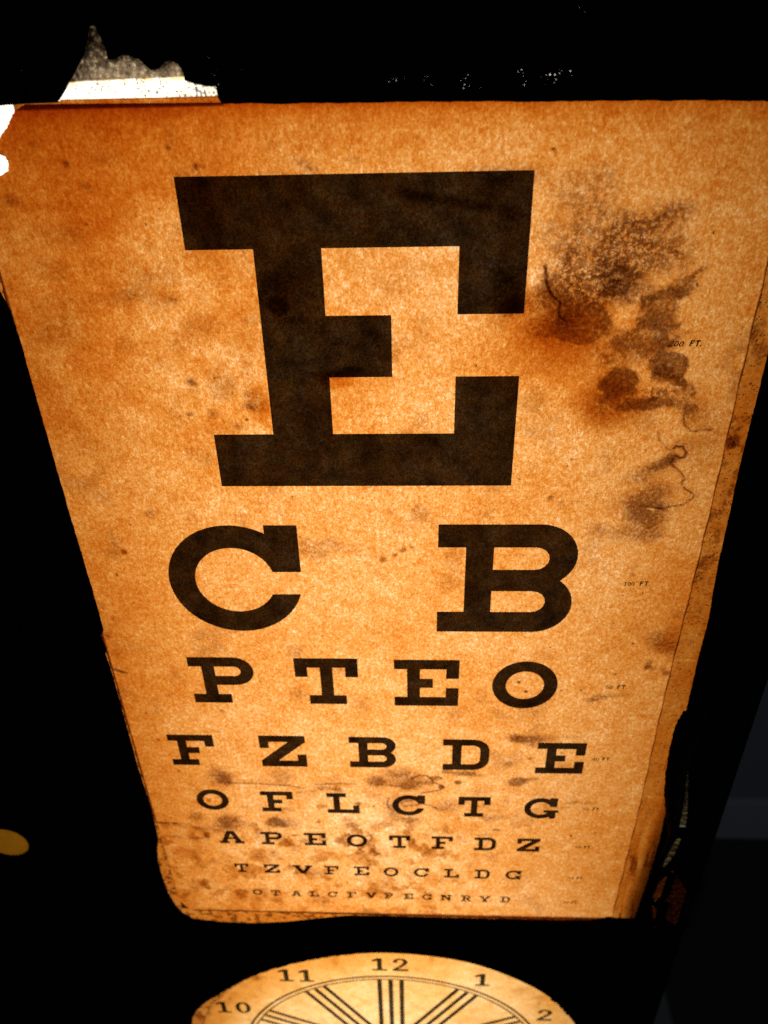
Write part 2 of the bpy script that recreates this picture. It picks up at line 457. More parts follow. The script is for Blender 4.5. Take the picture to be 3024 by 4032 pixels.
# stains: (photo px u, v, radius u, radius v, tilt deg, amount, softness, roughness, kind)  kind: d dirt, t tone, g granular dirt, p paler
STAINS = [
 # granular cloud right of the E
 (2450, 1000, 215, 190, 0, .30, .7, .6, 'd'), (2450, 1000, 190, 165, 0, .95, .5, .7, 'g'), (2330, 1110, 150, 90, 0, 1.0, .45, .6, 'g'), (2590, 880, 90, 75, 20, .7, .55, .7, 'g'),
 (2350, 860, 80, 90, 0, .45, .7, .7, 'g'), (2300, 740, 110, 80, 0, .45, .7, .7, 'g'), (2376, 838, 16, 14, 0, .6, .6, .4, 'd'), (2360, 960, 60, 40, 0, .35, .6, .6, 'd'),
 (2600, 865, 50, 36, 0, .5, .5, .6, 'd'), (2500, 1120, 90, 60, 0, .5, .5, .5, 'd'), (2230, 960, 90, 70, 0, .4, .7, .6, 'g'), (2680, 1000, 90, 60, 0, .4, .7, .7, 'g'), (2400, 1080, 80, 60, 0, .35, .5, .6, 'd'),
 # right hand wing
 (2625, 1215, 90, 105, 0, .9, .2, .8, 'd'), (2690, 1130, 60, 50, 35, .9, .35, .6, 'd'), (2745, 1075, 45, 14, 40, .9, .5, .5, 'd'), (2530, 1330, 115, 80, 0, .70, .4, .4, 'd'),
 (2470, 1390, 140, 60, 0, .45, .5, .4, 'd'), (2615, 1280, 55, 60, 0, .4, .4, .5, 'd'), (2560, 1160, 60, 50, 0, .4, .5, .6, 'g'),
 (2460, 1250, 58, 42, 0, -.9, .4, .5, 'd'), (2510, 1222, 45, 25, 0, -.5, .4, .5, 'd'),
 # big smooth brown stain
 (2170, 1225, 120, 90, 0, .60, .6, .4, 'd'), (2150, 1150, 46, 70, 0, .5, .35, .3, 'd'), (2320, 1270, 110, 66, 0, .7, .16, .7, 'd'), (2240, 1310, 210, 125, 0, .38, .9, .4, 'd'),
 (2200, 1380, 250, 150, 0, .85, .9, .3, 't'), (2200, 1280, 200, 110, 0, .55, .7, .3, 't'), (2060, 1200, 50, 40, 0, .3, .6, .3, 't'),
 # blob pair under 200 FT
 (2450, 1500, 85, 80, 0, 1.2, .16, .8, 'd'), (2635, 1450, 95, 52, 0, 1.3, .12, 1.0, 'd'), (2595, 1488, 60, 40, 0, 1.0, .14, 1.0, 'd'), (2675, 1505, 60, 26, -10, 1.0, .2, 1.0, 'd'),
 (2600, 1545, 90, 28, 0, .9, .4, .7, 'g'), (2690, 1520, 40, 35, 0, .8, .5, .6, 'd'), (2545, 1590, 110, 24, 5, 1.25, .55, .35, 'd'), (2680, 1600, 60, 22, -15, .6, .6, .4, 'd'), (2700, 1560, 40, 40, 0, .5, .6, .6, 'g'),
 (2400, 1580, 130, 110, 0, .85, .6, .3, 't'), (2430, 1600, 140, 85, 0, .5, .7, .4, 'd'), (2400, 1520, 110, 110, 0, .25, .7, .4, 'd'),
 (2540, 1545, 25, 24, 0, -1.2, .4, .5, 'd'), (2640, 1528, 60, 9, 4, -1.1, .5, .6, 'd'), (2548, 1490, 14, 40, 0, -.7, .5, .6, 'd'),
 (2740, 1640, 50, 50, 0, .35, .7, .6, 'd'), (2800, 1700, 60, 60, 0, .25, .8, .6, 'd'), (2760, 1800, 70, 60, 0, .3, .8, .6, 'd'), (2700, 1745, 45, 25, 0, .4, .6, .5, 'd'),
 # smoky dark patches below the curl
 (2610, 1825, 55, 18, 25, .8, .7, .3, 'd'), (2560, 1855, 100, 34, 25, .7, .7, .3, 'd'), (2640, 1800, 30, 22, 20, .6, .6, .3, 'd'),
 (2555, 1962, 75, 66, 0, .85, .55, .4, 'd'), (2480, 1990, 70, 50, 0, .4, .8, .4, 'd'), (2555, 2035, 80, 40, 0, .5, .6, .4, 'd'), (2540, 2090, 95, 45, 0, .5, .6, .5, 'd'), (2370, 2080, 40, 20, 0, .3, .7, .5, 'd'), (2440, 2100, 60, 25, 0, .3, .7, .5, 'd'), (2560, 2110, 50, 22, 0, .3, .6, .5, 'd'),
 (2570, 1998, 38, 8, -8, .9, .5, .2, 'd'), (2568, 2004, 26, 4, -8, -1.6, .5, .2, 'd'),
 # right edge
 (2610, 2520, 55, 40, 20, .55, .7, .5, 'd'), (2640, 2530, 40, 40, 0, .4, .7, .5, 't'), (2553, 2616, 11, 20, -20, .9, .5, .4, 'd'), (2560, 2630, 20, 8, -20, .6, .5, .4, 'd'), (2625, 2650, 22, 10, 0, 1.0, .5, .4, 'd'), (2610, 2635, 14, 10, 0, .6, .5, .4, 'd'),
 (2670, 2420, 30, 14, 10, .4, .6, .5, 'd'), (2350, 2750, 40, 10, 10, .7, .6, .3, 'd'), (2420, 2738, 70, 7, 2, .45, .6, .3, 'd'), (2330, 2762, 22, 9, 20, .4, .6, .3, 'd'), (2488, 2262, 14, 10, 0, .5, .5, .3, 'd'), (2492, 2230, 22, 8, 0, .35, .5, .3, 'd'),
 (2493, 2534, 5, 4, 0, 1.6, .3, .3, 'd'), (2454, 2346, 4, 3, 0, 1.6, .3, .3, 'd'), (2424, 2655, 5, 4, 30, 1.4, .3, .3, 'd'), (2288, 2718, 5, 4, 0, 1.3, .3, .3, 'd'),
 # left of the E
 (1015, 1590, 50, 70, 0, .55, .25, .3, 't'), (1000, 1580, 42, 50, 40, .55, .25, .3, 'd'), (1045, 1640, 25, 60, 0, .5, .3, .3, 't'), (885, 1530, 50, 55, 0, .45, .6, .6, 'd'), (930, 1600, 45, 60, 0, .4, .6, .6, 't'),
 (750, 1505, 22, 14, -30, .9, .5, .6, 'd'), (748, 1632, 16, 7, 0, 1.0, .5, .5, 'd'), (838, 1629, 20, 18, 0, .65, .6, .5, 'd'), (940, 1680, 25, 16, 0, .5, .5, .5, 'd'), (975, 1602, 30, 14, 0, .7, .5, .5, 'd'), (972, 1652, 5, 4, 0, 1.6, .3, .3, 'd'),
 (790, 1300, 80, 55, 0, .45, .7, .6, 't'), (800, 1280, 60, 40, 0, .25, .7, .6, 'd'), (674, 1182, 34, 22, 0, .5, .7, .6, 'd'), (490, 1170, 60, 30, 20, .4, .8, .6, 'd'), (640, 1090, 70, 30, 0, .3, .8, .6, 'd'), (246, 1300, 90, 80, 0, .28, .9, .5, 'd'), (990, 1260, 45, 20, 0, .4, .6, .5, 'd'), (860, 1050, 80, 60, 0, .35, .8, .6, 't'), (720, 900, 40, 25, 0, .4, .7, .5, 'd'),
 # dark places inside the E
 (1095, 1205, 36, 34, 0, 1.62, .5, .5, 'd'), (1160, 1150, 50, 60, 0, 0.61, .8, .5, 'd'), (1080, 1110, 50, 50, 0, 0.81, .7, .5, 'd'), (1150, 1265, 60, 14, 0, 0.81, .6, .5, 'd'), (1330, 1350, 22, 20, 0, 0.81, .5, .5, 'd'), (1140, 1340, 16, 14, 0, 0.94, .5, .5, 'd'), (1375, 1462, 50, 18, 5, 1.49, .5, .4, 'd'), (1300, 1475, 70, 14, 0, 0.68, .7, .4, 'd'), (1340, 1500, 70, 26, 0, 0.81, .6, .4, 't'),
 (1640, 770, 80, 24, -15, 0.94, .6, .4, 'd'), (1830, 800, 130, 20, -10, 0.94, .6, .4, 'd'), (2010, 840, 50, 30, -20, 0.94, .6, .4, 'd'), (1980, 690, 130, 36, 0, 0.68, .8, .4, 'd'), (760, 780, 60, 80, 0, 0.68, .8, .5, 'd'), (840, 860, 40, 60, 0, 0.68, .8, .5, 'd'), (2000, 1150, 60, 80, 0, 0.94, .6, .4, 'd'),
 # top left foxing
 (262, 648, 16, 14, 0, .9, .5, .5, 'd'), (340, 735, 26, 16, -30, .6, .6, .5, 'd'), (130, 570, 22, 12, 0, .5, .6, .5, 'd'), (45, 790, 36, 22, 0, .6, .7, .6, 'd'), (130, 810, 70, 24, 0, .45, .8, .6, 't'), (420, 620, 60, 30, 0, .3, .8, .6, 'd'), (780, 655, 22, 14, 0, .6, .6, .5, 'd'), (660, 580, 12, 10, 0, .8, .5, .4, 'd'), (1210, 655, 55, 16, -30, .5, .7, .4, 'd'), (1390, 630, 30, 16, 0, .4, .7, .4, 'd'), (670, 540, 20, 40, 0, .3, .8, .5, 'd'), (250, 930, 90, 40, 0, .3, .8, .6, 'd'),
 (2180, 589, 5, 5, 0, 3.0, .3, .2, 'd'), (572, 885, 4, 5, 0, 1.8, .3, .2, 'd'), (628, 824, 3, 5, 0, 1.6, .3, .2, 'd'), (2829, 683, 4, 4, 0, 1.8, .3, .2, 'd'), (2745, 1122, 5, 4, 0, 2.2, .3, .2, 'd'), (2236, 1835, 4, 4, 0, 2.0, .3, .2, 'd'), (2810, 915, 3, 5, 0, 1.6, .3, .2, 'd'),
 # about the C and B
 (488, 2173, 12, 12, 0, .9, .5, .5, 't'), (488, 2173, 10, 9, 0, .7, .5, .5, 'd'), (460, 2264, 5, 5, 0, 1.6, .4, .3, 'd'), (592, 2023, 22, 16, 0, .55, .6, .5, 'd'), (512, 2065, 3, 3, 0, 2, .3, .3, 'd'), (1587, 2166, 12, 8, 20, 1.2, .5, .4, 'd'), (1555, 2186, 9, 7, 0, 1.1, .5, .4, 'd'), (1508, 2204, 14, 9, 20, .9, .6, .4, 'd'), (1622, 2155, 10, 5, 0, .9, .5, .4, 'd'),
 (2168, 1960, 12, 9, 0, .9, .5, .4, 'd'), (2210, 1980, 14, 10, 0, .6, .6, .4, 'd'), (2275, 1975, 26, 4, 0, .5, .6, .4, 'd'), (2043, 2687, 6, 5, 0, 2.2, .3, .2, 'd'), (2071, 2724, 6, 5, 0, 2.2, .3, .2, 'd'), (873, 2800, 9, 6, 0, 1.0, .4, .4, 'd'), (660, 2738, 12, 6, 0, .6, .5, .4, 'd'), (575, 2808, 4, 4, 0, 1.8, .3, .2, 'd'), (624, 2913, 4, 4, 0, 2, .3, .2, 'd'), (705, 3035, 4, 4, 0, 1.8, .3, .2, 'd'), (2210, 2718, 5, 4, 0, 1.4, .3, .2, 'd'),
 # smears round the small rows
 (868, 3060, 46, 34, 0, .7, .5, .7, 'd'), (880, 3066, 26, 24, 0, .6, .5, .6, 'd'), (1112, 3062, 46, 34, 0, .55, .6, .7, 'd'), (1300, 3080, 60, 24, 0, .3, .7, .7, 'd'), (1475, 3080, 34, 24, 0, .85, .5, .6, 'd'), (1600, 3075, 95, 30, 0, .7, .5, .6, 'd'), (1570, 3040, 70, 16, 0, .45, .7, .6, 'd'), (1650, 3090, 60, 16, 0, .4, .6, .6, 'd'),
 (1804, 3081, 15, 8, 0, 1.6, .4, .3, 'd'), (1830, 3046, 50, 11, 0, 1.0, .5, .5, 'd'), (1760, 3038, 26, 10, 0, .9, .5, .5, 'd'), (1875, 3052, 40, 9, 0, .5, .6, .5, 'd'), (1722, 3066, 20, 6, 0, .6, .5, .4, 'd'), (1737, 3099, 12, 7, 0, 1.4, .4, .3, 'd'),
 (2036, 3078, 34, 16, 8, 1.1, .4, .35, 'd'), (2090, 3070, 36, 8, 8, .6, .5, .4, 'd'), (2040, 2904, 34, 14, -20, .8, .6, .5, 'd'), (2110, 2908, 80, 16, 0, .85, .6, .6, 'd'), (2090, 2930, 50, 10, -20, .5, .6, .5, 'd'), (2250, 2902, 50, 6, 0, .4, .6, .6, 'd'), (2000, 3010, 18, 10, 0, .6, .6, .5, 'd'), (2088, 2988, 10, 6, 0, .9, .5, .4, 'd'), (2212, 2964, 8, 5, 0, .7, .5, .4, 'd'), (2205, 3014, 40, 8, 0, .4, .6, .5, 'd'),
 (1770, 3168, 40, 20, 0, .6, .7, .6, 'd'), (1905, 3175, 22, 14, 0, .4, .6, .5, 'd'), (1960, 3220, 60, 12, 0, .45, .7, .6, 'd'), (1955, 3268, 18, 4, 0, 1.1, .4, .3, 'd'), (2248, 3291, 6, 4, 0, 1.2, .4, .3, 'd'), (2260, 3160, 26, 8, 20, .6, .6, .5, 'd'), (2310, 3162, 30, 6, 0, .5, .6, .5, 'd'), (2210, 3180, 60, 5, 5, .35, .6, .5, 'd'), (1720, 3185, 26, 8, -20, .4, .6, .5, 'd'),
 (772, 3215, 26, 18, 0, .75, .6, .6, 'd'), (905, 3240, 46, 22, 0, .7, .6, .6, 'd'), (860, 3262, 60, 20, 0, .45, .7, .6, 'd'), (1085, 3246, 42, 18, 0, 1.1, .4, .5, 'd'), (1130, 3240, 50, 20, 0, .6, .6, .6, 'd'), (1125, 3190, 34, 10, 0, .55, .6, .5, 'd'), (1385, 3250, 30, 14, -20, .9, .5, .5, 'd'), (1365, 3226, 22, 9, 0, .6, .6, .5, 'd'), (1265, 3176, 22, 10, 0, .6, .5, .5, 'd'), (1410, 3165, 12, 8, 0, .9, .5, .4, 'd'), (1255, 3238, 7, 4, 0, 1.4, .4, .3, 'd'), (1470, 3175, 5, 4, 0, 1.6, .3, .3, 'd'), (822, 3150, 9, 6, 0, .9, .4, .4, 't'), (1180, 3120, 16, 6, 0, .8, .5, .4, 'd'), (1330, 3110, 20, 8, 0, .7, .5, .5, 'd'), (1270, 3105, 30, 8, 0, .6, .6, .5, 'd'),
 (1500, 3250, 40, 10, 0, .5, .6, .6, 'd'), (1600, 3228, 40, 10, 0, .45, .6, .6, 'd'), (1335, 3310, 14, 12, 0, .9, .5, .5, 'd'), (1430, 3330, 10, 6, 0, .7, .5, .5, 'd'), (985, 3310, 22, 10, 0, .6, .6, .5, 't'), (1020, 3290, 20, 20, 0, .4, .6, .5, 'd'), (1200, 3312, 24, 10, 0, .7, .6, .5, 'd'), (1270, 3305, 18, 8, 0, .8, .5, .5, 'd'), (820, 3497, 11, 5, 0, 1.3, .4, .4, 'd'), (640, 3240, 30, 3, 0, .7, .5, .5, 'd'), (690, 3242, 12, 4, 0, 1.0, .5, .5, 'd'),
]
# thin cracks and fold lines: (points px, width mm, amount)
CRACKS = [
 ([(2150, 1050), (2152, 1105), (2160, 1140), (2176, 1165), (2195, 1178), (2208, 1196), (2200, 1215), (2198, 1238), (2206, 1255), (2218, 1263)], .42, 2.4),
 ([(2590, 1700), (2600, 1735), (2616, 1750), (2625, 1768), (2645, 1770)], .4, .55),
 ([(2655, 1765), (2672, 1757), (2692, 1760), (2706, 1780), (2700, 1800), (2680, 1802), (2660, 1795), (2650, 1808), (2642, 1822), (2655, 1840), (2680, 1858), (2698, 1888), (2680, 1905), (2692, 1925), (2720, 1940), (2735, 1950), (2725, 1965), (2690, 1985), (2640, 1995), (2590, 2003)], .45, .9),
 ([(2655, 1765), (2672, 1757), (2692, 1760), (2706, 1780), (2700, 1800), (2680, 1802), (2660, 1795), (2642, 1822)], .4, .9),
 ([(2700, 1605), (2695, 1640), (2698, 1670), (2725, 1695), (2760, 1695), (2800, 1692)], .5, .7), ([(2730, 1520), (2740, 1540), (2725, 1555)], .9, .7),
 ([(900, 3082), (1000, 3084), (1080, 3090), (1140, 3092), (1200, 3105)], .5, .9), ([(1240, 3086), (1330, 3087), (1400, 3088)], .45, .6), ([(1480, 3090), (1560, 3096), (1640, 3108)], .5, .5),
 ([(1620, 3068), (1650, 3055), (1680, 3056), (1698, 3068), (1705, 3080), (1735, 3090), (1748, 3100), (1735, 3110), (1690, 3118), (1660, 3125)], .55, 1.1), ([(1700, 3062), (1725, 3060), (1742, 3066)], .5, .7),
 ([(1535, 3145), (1524, 3160), (1532, 3180), (1540, 3188)], .5, .9), ([(1580, 3162), (1590, 3172), (1620, 3170), (1660, 3166), (1700, 3172), (1720, 3182)], .5, .7), ([(1580, 3162), (1600, 3152), (1640, 3150)], .5, .6),
 ([(1437, 3272), (1458, 3282), (1466, 3300), (1452, 3318)], .5, .8), ([(600, 3238), (660, 3241), (720, 3244)], .5, .5), ([(720, 3255), (800, 3262), (880, 3275)], .6, .4),
 ([(445, 2640), (485, 2648)], .35, 1.2), ([(445, 2632), (498, 2650)], .3, .9), ([(410, 2498), (435, 2505)], .3, .9), ([(650, 3290), (800, 3300)], .8, .25),
]
def seg_dist(X, Z, pts):
    dmin = np.full(X.shape, 1e9)
    for (a, b), (c, e) in zip(pts[:-1], pts[1:]):
        vx, vz = c - a, e - b; l2 = vx * vx + vz * vz + 1e-9
        t_ = np.clip(((X - a) * vx + (Z - b) * vz) / l2, 0, 1)
        dmin = np.minimum(dmin, np.hypot(X - a - t_ * vx, Z - b - t_ * vz))
    return dmin

def chart_fields(X, Z):
    tone = 0.42 + 0 * X; dirt = 0 * X; grain = 0 * X
    # ageing from the edges inward
    dt = 15.5 - Z; dl = X + 51; dr = 151 - X; db = Z + 321
    tone += 0.78 * np.exp(-np.maximum(dt, 0) / 11) + 0.9 * np.exp(-np.maximum(dt, 0) / 1.6)
    tone += 0.55 * np.exp(-np.maximum(dl, 0) / 30) + 0.36 * np.exp(-np.maximum(dr, 0) / 20) + 0.10 * np.exp(-np.maximum(db, 0) / 14)
    tone += 0.45 * np.exp(-(((X + 40) / 60) ** 2 + ((Z - 10) / 32) ** 2))
    tone += 0.22 * np.exp(-(((X - 142) / 22) ** 2 + ((Z + 150) / 60) ** 2))
    tone -= 0.20 * np.exp(-(((X - 118) / 22) ** 2 + ((Z + 105) / 32) ** 2)) + 0.12 * np.exp(-(((X - 50) / 60) ** 2 + ((Z + 245) / 40) ** 2))  # paler right-middle patch; lower-centre patch paints in the lamp's bright spot
    tone += 0.55 * (fbm(X, Z, 26, 1) - 0.5) + 0.5 * (fbm(X, Z, 60, 2) - 0.5)
    # foxing that is everywhere a little
    dirt += 0.50 * sst(.56, .80, fbm(X, Z, 11, 21)) * sst(.30, .65, fbm(X, Z, 50, 8))
    ul = np.exp(-(((X + 10) / 55) ** 2 + ((Z + 30) / 50) ** 2))
    dirt += ul * (0.30 * sst(.50, .76, fbm(X, Z, 16, 23)) + 0.22 * sst(.54, .76, fbm(X, Z, 6, 25, 3)))
    tone += ul * (0.22 + 1.3 * (fbm(X, Z, 18, 27) - .5) + .7 * (fbm(X, Z, 7, 29, 3) - .5))
    zone = sst(-246, -262, Z) * (1 - sst(60, 95, X)) * (1 - 0.35 * sst(-300, -318, Z))
    f1 = sst(.58, .74, fbm(X, Z * .9, 5.5, 31, 3)); f2 = sst(.57, .74, fbm(X, Z * .85, 12.0, 41, 3)); f3 = sst(.62, .76, fbm(X, Z * .9, 3.2, 51, 2))
    dirt += zone * (0.45 * f1 + 0.26 * f2 + 0.36 * f3); tone += zone * (0.32 * f1 + 0.32 * f2)
    z2 = sst(-222, -236, Z) * (1 - sst(-262, -285, Z)) * (1 - sst(100, 135, X)) * sst(-45, -25, X)
    dirt += z2 * (0.30 * f1 + 0.28 * f2)
    W1 = (fbm(X, Z, 7, 61, 5) - .5); W2 = (fbm(X, Z, 7, 71, 4) - .5); gr = fbm(X, Z, 2.2, 81, 3)
    for (u, v, ru, rv, tl, am, so, ro_, k) in STAINS:
        cx, cz, rx, rz = mmr(u, v, ru, rv)
        R_ = 2.6 * max(rx, rz) + 1
        j = np.where((np.abs(X - cx) < R_) & (np.abs(Z - cz) < R_))
        if not len(j[0]): continue
        sc = min(rx, rz)
        wv = ro_ * min(1.0, sc / 4.0 + .25) * 2.4
        x = X[j] - cx; z = Z[j] - cz; ca, sa = math.cos(math.radians(tl)), math.sin(math.radians(tl))
        dd = np.hypot((x * ca + z * sa) / rx, (-x * sa + z * ca) / rz) + wv * W1[j]
        mk = 1 - sst(1 - so, 1 + so, dd)
        if k == 't': tone[j] += am * mk
        elif k == 'g': grain[j] = np.maximum(grain[j], am * mk) + .25 * np.minimum(grain[j], am * mk); dirt[j] += .22 * am * mk
        else: dirt[j] += am * mk
    for pts, w, am in CRACKS:
        P_ = [(inv(*q_)[0], inv(*q_)[2]) for q_ in pts]
        xs = [q_[0] for q_ in P_]; zs = [q_[1] for q_ in P_]
        j = np.where((X > min(xs) - 6) & (X < max(xs) + 6) & (Z > min(zs) - 6) & (Z < max(zs) + 6))
        dd = seg_dist(X[j] + 1.2 * W1[j] , Z[j] + 1.2 * W2[j], P_)
        dirt[j] += am * 1.25 * np.exp(-(dd / (w * .62)) ** 2) * (.5 + gr[j]) + 0.22 * am * np.exp(-(dd / (w * 3.5)) ** 2)
    # scattered ink and dust specks
    rs = np.random.RandomState(5)
    for _ in range(150):
        cx, cz = rs.uniform(-48, 148), rs.uniform(-318, 12); r = rs.uniform(.14, .36)
        j = np.where((np.abs(X - cx) < 1.5) & (np.abs(Z - cz) < 1.5))
        dirt[j] += rs.uniform(.5, 1.8) * np.exp(-(((X[j] - cx) / r) ** 2 + ((Z[j] - cz) / (r * rs.uniform(.6, 1.6))) ** 2))
    # darker rim
    rim = np.minimum(np.minimum(X + 50.9, 150.5 - X), Z + 320.6)
    dirt += .3 * np.exp(-np.maximum(rim, 0) / .35)
    return tone, np.maximum(dirt, 0), grain

def c_left(z):
    x = -51.2 if z > -240 else -51.2 + .6 * sst(-240, -262, z)
    x += .15 * math.sin(z * .21) + .1 * math.sin(z * .93)
    if z < -307: x += 8.0 * (1 - math.sqrt(max(0, 1 - ((-307 - z) / 13.2) ** 2)))
    if z > -8:
        xs = [(-8, -51.0), (-3, -49.0), (0, -46.3), (1.2, -43.2), (2.2, -41.2), (4.0, -40.6), (5.4, -41.0), (6.4, -43.2), (7.4, -42.7), (9.0, -41.7), (10.5, -40.3), (12.0, -38.6), (13.3, -37.6), (14.6, -36.6), (15.6, -35.6), (16.8, -33)]
        x = float(np.interp(z, [q_[0] for q_ in xs], [q_[1] for q_ in xs])) + .12 * math.sin(z * 6.0)
    return x
def c_right(z):
    x = 150.2 + .25 * math.sin(z * .045) + .12 * math.sin(z * .37)
    if z < -310.5: x -= 6.5 * (1 - math.sqrt(max(0, 1 - ((-310.5 - z) / 10.2) ** 2)))
    return x
chart = empty('eye_chart', W(50, 0, -321), 'aged amber letter eye chart sheet with big black E, lit from behind', 'eye chart')
sheet('paper', M_PAPER, chart, -319.9, 16.8, c_left, c_right, 450, 740, chart_fields, 0.0, 0.06, -0.012)

# ------------------------------------------------------------------ glyphs on a 5 x 5 grid
def arc(cx, cy, rx, ry, a0, a1, n=14):
    return [(cx + rx * math.cos(math.radians(a0 + (a1 - a0) * k / n)), cy + ry * math.sin(math.radians(a0 + (a1 - a0) * k / n))) for k in range(n + 1)]
def stroke(pts, w):
    pts = [np.array(p_, float) for p_ in pts]; Lp = []; Rp = []
    for i, p_ in enumerate(pts):
        a = pts[i] - pts[i - 1] if i else pts[1] - pts[0]
        b = pts[i + 1] - pts[i] if i < len(pts) - 1 else a
        a = a / np.hypot(*a); b = b / np.hypot(*b); t_ = a + b; t_ = t_ / max(np.hypot(*t_), 1e-6)
        n_ = np.array([-t_[1], t_[0]]); k = 1 / max(.5, float(np.dot(t_, b)))
        ww = (w[i] if hasattr(w, '__len__') else w) / 2 * k
        Lp.append(tuple(p_ + n_ * ww)); Rp.append(tuple(p_ - n_ * ww))
    return Lp + Rp[::-1]
G = {}
G['E'] = ([(0,5),(5,5),(5,3),(4,3),(4,4),(2,4),(2,3),(3,3),(3,2),(2,2),(2,1),(4,1),(4,2),(5,2),(5,0),(0,0),(0,1),(1,1),(1,4),(0,4)], [])
G['F'] = ([(0,5),(5,5),(5,3.1),(4,3.1),(4,4),(2,4),(2,3),(3.3,3),(3.3,2),(2,2),(2,1),(3,1),(3,0),(0,0),(0,1),(1,1),(1,4),(0,4)], [])
G['T'] = ([(0,5),(5,5),(5,3),(4,3),(4,4),(3,4),(3,1),(4,1),(4,0),(1,0),(1,1),(2,1),(2,4),(1,4),(1,3),(0,3)], [])
G['L'] = ([(0,5),(3,5),(3,4),(2,4),(2,1),(4,1),(4,2),(5,2),(5,0),(0,0),(0,1),(1,1),(1,4),(0,4)], [])
G['Z'] = ([(0,5),(5,5),(5,4),(1.9,1),(4,1),(4,2),(5,2),(5,0),(0,0),(0,1),(3.1,4),(1,4),(1,3),(0,3)], [])
G['P'] = ([(0,5)] + arc(3.5,3.5,1.5,1.5,90,-90) + [(2,2),(2,1),(3,1),(3,0),(0,0),(0,1),(1,1),(1,4),(0,4)], [[(2,4)] + arc(3.5,3.5,.5,.5,90,-90,8) + [(2,3)]])
G['B'] = ([(0,5)] + arc(3.6,3.6,1.4,1.4,90,-51.8) + arc(3.6,1.4,1.4,1.4,51.8,-90)[1:] + [(0,0),(0,1),(1,1),(1,4),(0,4)],
          [[(2,4)] + arc(3.5,3.5,.5,.5,90,-90,8) + [(2,3)], [(2,2)] + arc(3.5,1.5,.5,.5,90,-90,8) + [(2,1)]])
G['D'] = ([(0,5)] + arc(3.2,3.2,1.8,1.8,90,0,10) + arc(3.2,1.8,1.8,1.8,0,-90,10) + [(0,0),(0,1),(1,1),(1,4),(0,4)],
          [[(2,4)] + arc(3.2,3.2,.8,.8,90,0,8) + arc(3.2,1.8,.8,.8,0,-90,8) + [(2,1)]])
G['O'] = (arc(2.5,2.5,2.5,2.5,0,353,52), [arc(2.5,2.5,1.45,1.45,0,350,40)])
G['C'] = ([(5,5),(5,2.9)] + arc(2.5,2.5,1.5,1.5,15.5,334.3,36) + [(4.91,1.85)] + arc(2.5,2.5,2.5,2.5,-16.5,-301.3,40) + [(3.8,5)], [])
G['G'] = ([(5,5),(5,2.9)] + arc(2.5,2.5,1.5,1.5,15.5,315.5,34) + [(3.0,1.45),(3.0,2.1),(5.3,2.1),(5.3,1.45),(4.9,1.45),(4.9,0),(3.95,0)] + arc(2.5,2.5,2.5,2.5,-56,-301.3,36) + [(3.8,5)], [])
G['A'] = ([(1.75,5),(3.2,5),(4.45,1),(5,1),(5,0),(3,0),(3,1),(3.3,1),(3.1,1.7),(1.8,1.7),(1.6,1),(1.95,1),(1.95,0),(0,0),(0,1),(.5,1)], [[(2.0,2.45),(2.9,2.45),(2.45,3.9)]])
G['V'] = ([(0,5),(2,5),(2,4.1),(1.75,4.1),(2.6,1.7),(3.45,4.1),(3.1,4.1),(3.1,5),(5,5),(5,4.1),(4.6,4.1),(3.1,0),(2.0,0),(.45,4.1),(0,4.1)], [])
G['N'] = ([(0,5),(1.9,5),(3.6,2.2),(3.6,4.1),(3,4.1),(3,5),(5,5),(5,4.1),(4.5,4.1),(4.5,0),(3.5,0),(1.5,3.4),(1.5,.9),(2,.9),(2,0),(0,0),(0,.9),(.6,.9),(.6,4.1),(0,4.1)], [])
G['R'] = ([(0,5)] + arc(3.2,3.6,1.4,1.4,90,-70,12) + [(4.2,.9),(5,.9),(5,0),(3.6,0),(2.5,2.1),(2,2.1),(2,.9),(2.6,.9),(2.6,0),(0,0),(0,.9),(1,.9),(1,4.1),(0,4.1)], [[(2,4.1)] + arc(3.2,3.6,.5,.5,90,-90,8) + [(2,3.1)]])
G['Y'] = ([(0,5),(2,5),(2,4.1),(1.7,4.1),(2.55,2.9),(3.4,4.1),(3,4.1),(3,5),(5,5),(5,4.1),(4.6,4.1),(3.1,2.1),(3.1,.9),(3.7,.9),(3.7,0),(1.3,0),(1.3,.9),(2,.9),(2,2.1),(.45,4.1),(0,4.1)], [])
# figures, 3.6 wide
G['1'] = ([(1.35,5),(2.35,5),(2.35,.65),(3.45,.65),(3.45,0),(0.15,0),(0.15,.65),(1.25,.65),(1.25,3.9),(0.1,3.55),(0.1,4.25)], [])
G['0'] = (arc(1.8,2.5,1.8,2.5,0,352,44), [arc(1.8,2.5,.78,1.85,0,350,36)])
G['2'] = ([(0.15,3.3)] + arc(1.75,3.6,1.65,1.4,172,-28,22) + [(2.6,2.1),(1.75,1.25),(1.2,.8),(3.6,.8),(3.6,0),(0,0),(0,.55),(.7,1.35),(1.7,2.25)] + arc(1.7,3.6,.72,.85,-55,150,14) + [(1.15,3.3)], [])
G['3'] = (stroke(arc(1.6,3.65,1.25,1.0,165,-80,14) + [(1.5,2.62)] + arc(1.6,1.4,1.4,1.05,88,-165,16), .72), [])
G['4'] = ([(2.0,5),(3.0,5),(3.0,1.9),(3.6,1.9),(3.6,1.25),(3.0,1.25),(3.0,.5),(3.4,.5),(3.4,0),(1.5,0),(1.5,.5),(2.0,.5),(2.0,1.25),(0,1.25),(0,1.9)], [[(2.0,1.9),(2.0,3.8),(.8,1.9)]])
G['5'] = (stroke([(3.3,4.62),(.75,4.62),(.6,2.75)] + arc(1.65,1.6,1.5,1.2,120,-160,18), .74), [])
